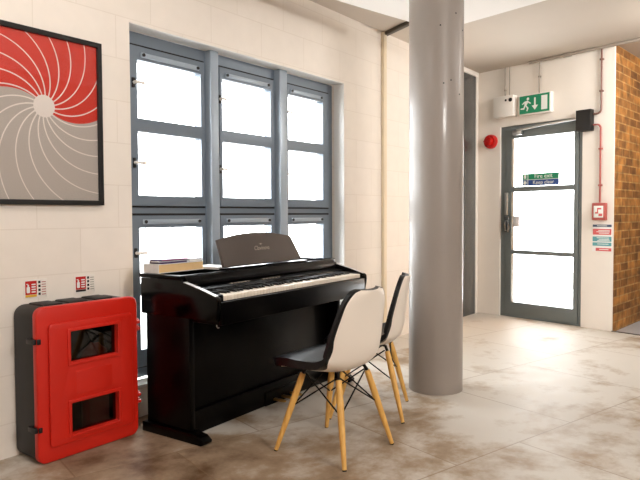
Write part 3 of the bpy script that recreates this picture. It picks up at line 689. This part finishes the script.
#        y      z      half-width  edge curl
CP = [(0.236, 0.405, 0.165, 0.000), (0.220, 0.436, 0.195, 0.000), (0.13, 0.452, 0.218, 0.002), (0.03, 0.444, 0.226, 0.012), (-0.07, 0.434, 0.228, 0.034),
      (-0.138, 0.450, 0.226, 0.056), (-0.166, 0.510, 0.220, 0.064), (-0.176, 0.585, 0.211, 0.056), (-0.184, 0.660, 0.193, 0.044), (-0.193, 0.730, 0.172, 0.034), (-0.204, 0.788, 0.146, 0.026)]
def chair_surface(off, rows=44, cols=20, inset=0.0, pad=0.0, low=0.0, sin=0.0):
    G = []
    for i in range(rows+1):
        t = i/rows; y, z, w_, c_ = spline(CP, t)
        t2 = min(1, t+0.01); t1 = max(0, t-0.01)
        a, b = spline(CP, t1), spline(CP, t2)
        T = Vector((0, b[0]-a[0], b[1]-a[1])).normalized(); Nn = Vector((0, -T.z, T.y))      # towards the sitter
        Nn = -Nn if Nn.z < -0.2 or (Nn.y < 0 and abs(Nn.z) < 0.6) else Nn
        # rounded ends
        for e, L_ in ((t/0.10, 1), ((1-t)/0.13, 1)):
            if e < 1: w_ *= 0.62+0.38*math.sqrt(max(0, 1-(1-e)**2))
        k_ = max(0.0, min(1.0, (0.5-t)/0.12)); k_ = k_*k_*(3-2*k_)
        w_ -= sin*k_; row = []
        for j in range(cols+1):
            u = -1+2*j/cols; uu = math.sin(u*PI/2)*0.5+u*0.5
            pnt = Vector((uu*(w_-inset), y, z)) + Nn*(c_*abs(uu)**2.3+off-low*k_+pad*max(0.0, 1-t/0.5)**0.5*(1-0.35*abs(uu)**6))
            row.append(pnt)
        G.append(row)
    return G
def skin(G1, G2):
    q = MB(); b = q.bm; R, C_ = len(G1), len(G1[0])
    A = [[b.verts.new(v) for v in r] for r in G1]; B = [[b.verts.new(v) for v in r] for r in G2]
    for i in range(R-1):
        for j in range(C_-1):
            b.faces.new((A[i][j], A[i][j+1], A[i+1][j+1], A[i+1][j])); b.faces.new((B[i][j], B[i+1][j], B[i+1][j+1], B[i][j+1]))
    for i in range(R-1):
        b.faces.new((A[i][0], A[i+1][0], B[i+1][0], B[i][0])); b.faces.new((A[i][-1], B[i][-1], B[i+1][-1], A[i+1][-1]))
    for j in range(C_-1):
        b.faces.new((A[0][j], B[0][j], B[0][j+1], A[0][j+1])); b.faces.new((A[-1][j], A[-1][j+1], B[-1][j+1], B[-1][j]))
    return q
def make_chair():
    c = thing('shell_chair', '', 'chair')
    q = skin(chair_surface(0.0, inset=0.004, pad=0.012), chair_surface(-0.020, low=0.012))
    bmesh.ops.bevel(q.bm, geom=[e for e in q.bm.edges if e.is_manifold and e.calc_face_angle(0) > 0.9], offset=0.008, segments=3, affect='EDGES')
    q.build('cushion', M_seat, c, smooth=60)
    skin(chair_surface(-0.0225, inset=0.013, low=0.014, sin=0.022), chair_surface(-0.029, inset=0.015, low=0.014, sin=0.024)).build('shell', M_shell, c, smooth=60)
    ZT = 0.372; tops = {}; feet = {}
    for sx in (-1, 1):
        for sy in (-1, 1):
            T = Vector((sx*0.118, sy*0.105-0.005, ZT)); F = Vector((sx*0.203, sy*0.202, 0.0)); tops[sx, sy] = T; feet[sx, sy] = F
            P = lambda f: T+(F-T)*f
            q = MB(); q.path([P(0), P(0.06), P(0.3), P(0.6), P(0.985)], [0.0140, 0.0155, 0.0168, 0.0145, 0.0100], 16); lg = q.build('leg', M_wood, c)
            q = MB(); q.path([P(0.9855), P(1.0)], [0.0100, 0.0095], 12); q.build('glide', M_glide, lg)
    q = MB()
    for k in tops:
        T = tops[k]; q.tube(T+Vector((0, 0, 0.0008)), T+Vector((-k[0]*0.012, -k[1]*0.012, 0.028)), 0.008, n=10)
        q.tube(T+Vector((-k[0]*0.012, -k[1]*0.012, 0.026)), (0.0, 0.0, 0.392), 0.006, n=8)
    q.box(-0.05, 0.05, -0.06, 0.06, 0.385, 0.394, 0.002)
    q.build('mounting_bracket', M_wire, c)
    for a, b in (((-1, -1), (1, -1)), ((1, -1), (1, 1)), ((1, 1), (-1, 1)), ((-1, 1), (-1, -1))):
        for u, v in ((a, b), (b, a)):
            s0 = tops[u]+(feet[u]-tops[u])*0.40; s1 = tops[v]+Vector((0, 0, 0.004))
            d = Vector((s1.x-s0.x, s1.y-s0.y, 0)).normalized(); nrm = Vector((-d.y, d.x, 0))*(0.004 if u == a else -0.004)
            q = MB(); q.tube(s0+d*0.012+nrm, s1-d*0.014+nrm, 0.0038, n=8); q.build('strut', M_wire, c)
    return c
ch = make_chair()
ch['label'] = 'cream backed black padded chair nearest the camera, in front of the piano'
ch.location = (2.395, -1.142, 0); ch.rotation_euler = (0, 0, 0); ch['group'] = 'shell chairs at the piano'
c2 = copy_tree(ch); c2.location = (2.985, -0.963, 0); c2.rotation_euler = (0, 0, math.radians(26.5))
c2['label'] = 'cream backed chair seen edge on beside the column, behind the other chair'

# ------------------------------------------------------------------ light
wd = bpy.data.worlds.new('overcast_sky'); SC.world = wd; wd.use_nodes = True
bg = wd.node_tree.nodes['Background']; bg.inputs[0].default_value = (0.96, 0.98, 1.0, 1); bg.inputs[1].default_value = 11.5
def area(name, loc, sx, sy, power, col, rot=(0, 0, 0)):
    l = bpy.data.lights.new(name, 'AREA'); l.shape = 'RECTANGLE'; l.size = sx; l.size_y = sy; l.energy = power; l.color = col
    o = bpy.data.objects.new(name, l); COL.objects.link(o); o.location = loc; o.rotation_euler = rot
    return o
WARM = (1.0, 0.965, 0.925)
def aimed(loc, to, sx, sy, power, col):
    d = Vector(to)-Vector(loc)
    return area('unseen_lamp', loc, sx, sy, power, col, d.to_track_quat('-Z', 'Y').to_euler())
aimed((0.9, -1.25, 2.6), (1.3, 0, 1.5), 0.7, 0.3, 7, WARM)  # unseen lamp added to brighten the left wall
aimed((4.5, -3.0, 2.55), (4.4, 0, 1.4), 0.8, 0.4, 3, WARM)  # unseen lamp added to lift the wall right of the window
aimed((5.5, -2.7, 2.55), (6.6, -0.9, 1.5), 0.5, 0.3, 26, WARM)  # unseen lamp added to brighten the door wall
aimed((1.2, -5.6, 2.45), (2.3, -0.6, 0.9), 1.2, 0.4, 72, WARM)  # unseen fill added behind the camera for chairs and walls
aimed((7.4, -2.9, 2.6), (7.2, -1.5, 1.4), 0.4, 0.4, 8, (1.0, 0.82, 0.58))
for nm, cx, cz, sx, sz in (('window_portal', (OX0+OX1)/2, (OZ0+OZ1)/2, OX1-OX0, OZ1-OZ0),):
    o = area(nm, (cx, 0.22, cz), sx, sz, 1, (1, 1, 1), (-PI/2, 0, 0)); o.data.cycles.is_portal = True
o = area('door_portal', dw(0.79, 0.12, 1.05), 0.9, 2.0, 1, (1, 1, 1), (-PI/2, 0, DANG)); o.data.cycles.is_portal = True

# ------------------------------------------------------------------ camera
AZ, PITCH, ROLL = math.atan(477/620), math.radians(2.1), math.radians(0.25)
F = Vector((math.cos(AZ)*math.cos(PITCH), math.sin(AZ)*math.cos(PITCH), -math.sin(PITCH)))
R = Vector((math.sin(AZ), -math.cos(AZ), 0)); U = R.cross(F)
R2 = R*math.cos(ROLL)-U*math.sin(ROLL); U2 = R*math.sin(ROLL)+U*math.cos(ROLL)
cam = bpy.data.cameras.new('camera'); co = bpy.data.objects.new('camera', cam); COL.objects.link(co)
M = Matrix((R2, U2, -F)).transposed().to_4x4(); M.translation = Vector((0, -2.9, 1.13)); co.matrix_world = M
cam.sensor_width = 36; cam.lens = 620/640*36; cam.shift_y = -(240-(214.5+620*math.tan(PITCH)))/640
cam.clip_start = 0.05; cam.clip_end = 200
SC.camera = co
SC.view_settings.view_transform = 'Standard'; SC.view_settings.look = 'None'; SC.view_settings.gamma = 1; SC.view_settings.exposure = 0.6
SC.view_settings.use_curve_mapping = False
SC.cycles.max_bounces = 10; SC.cycles.diffuse_bounces = 6; SC.cycles.transparent_max_bounces = 12
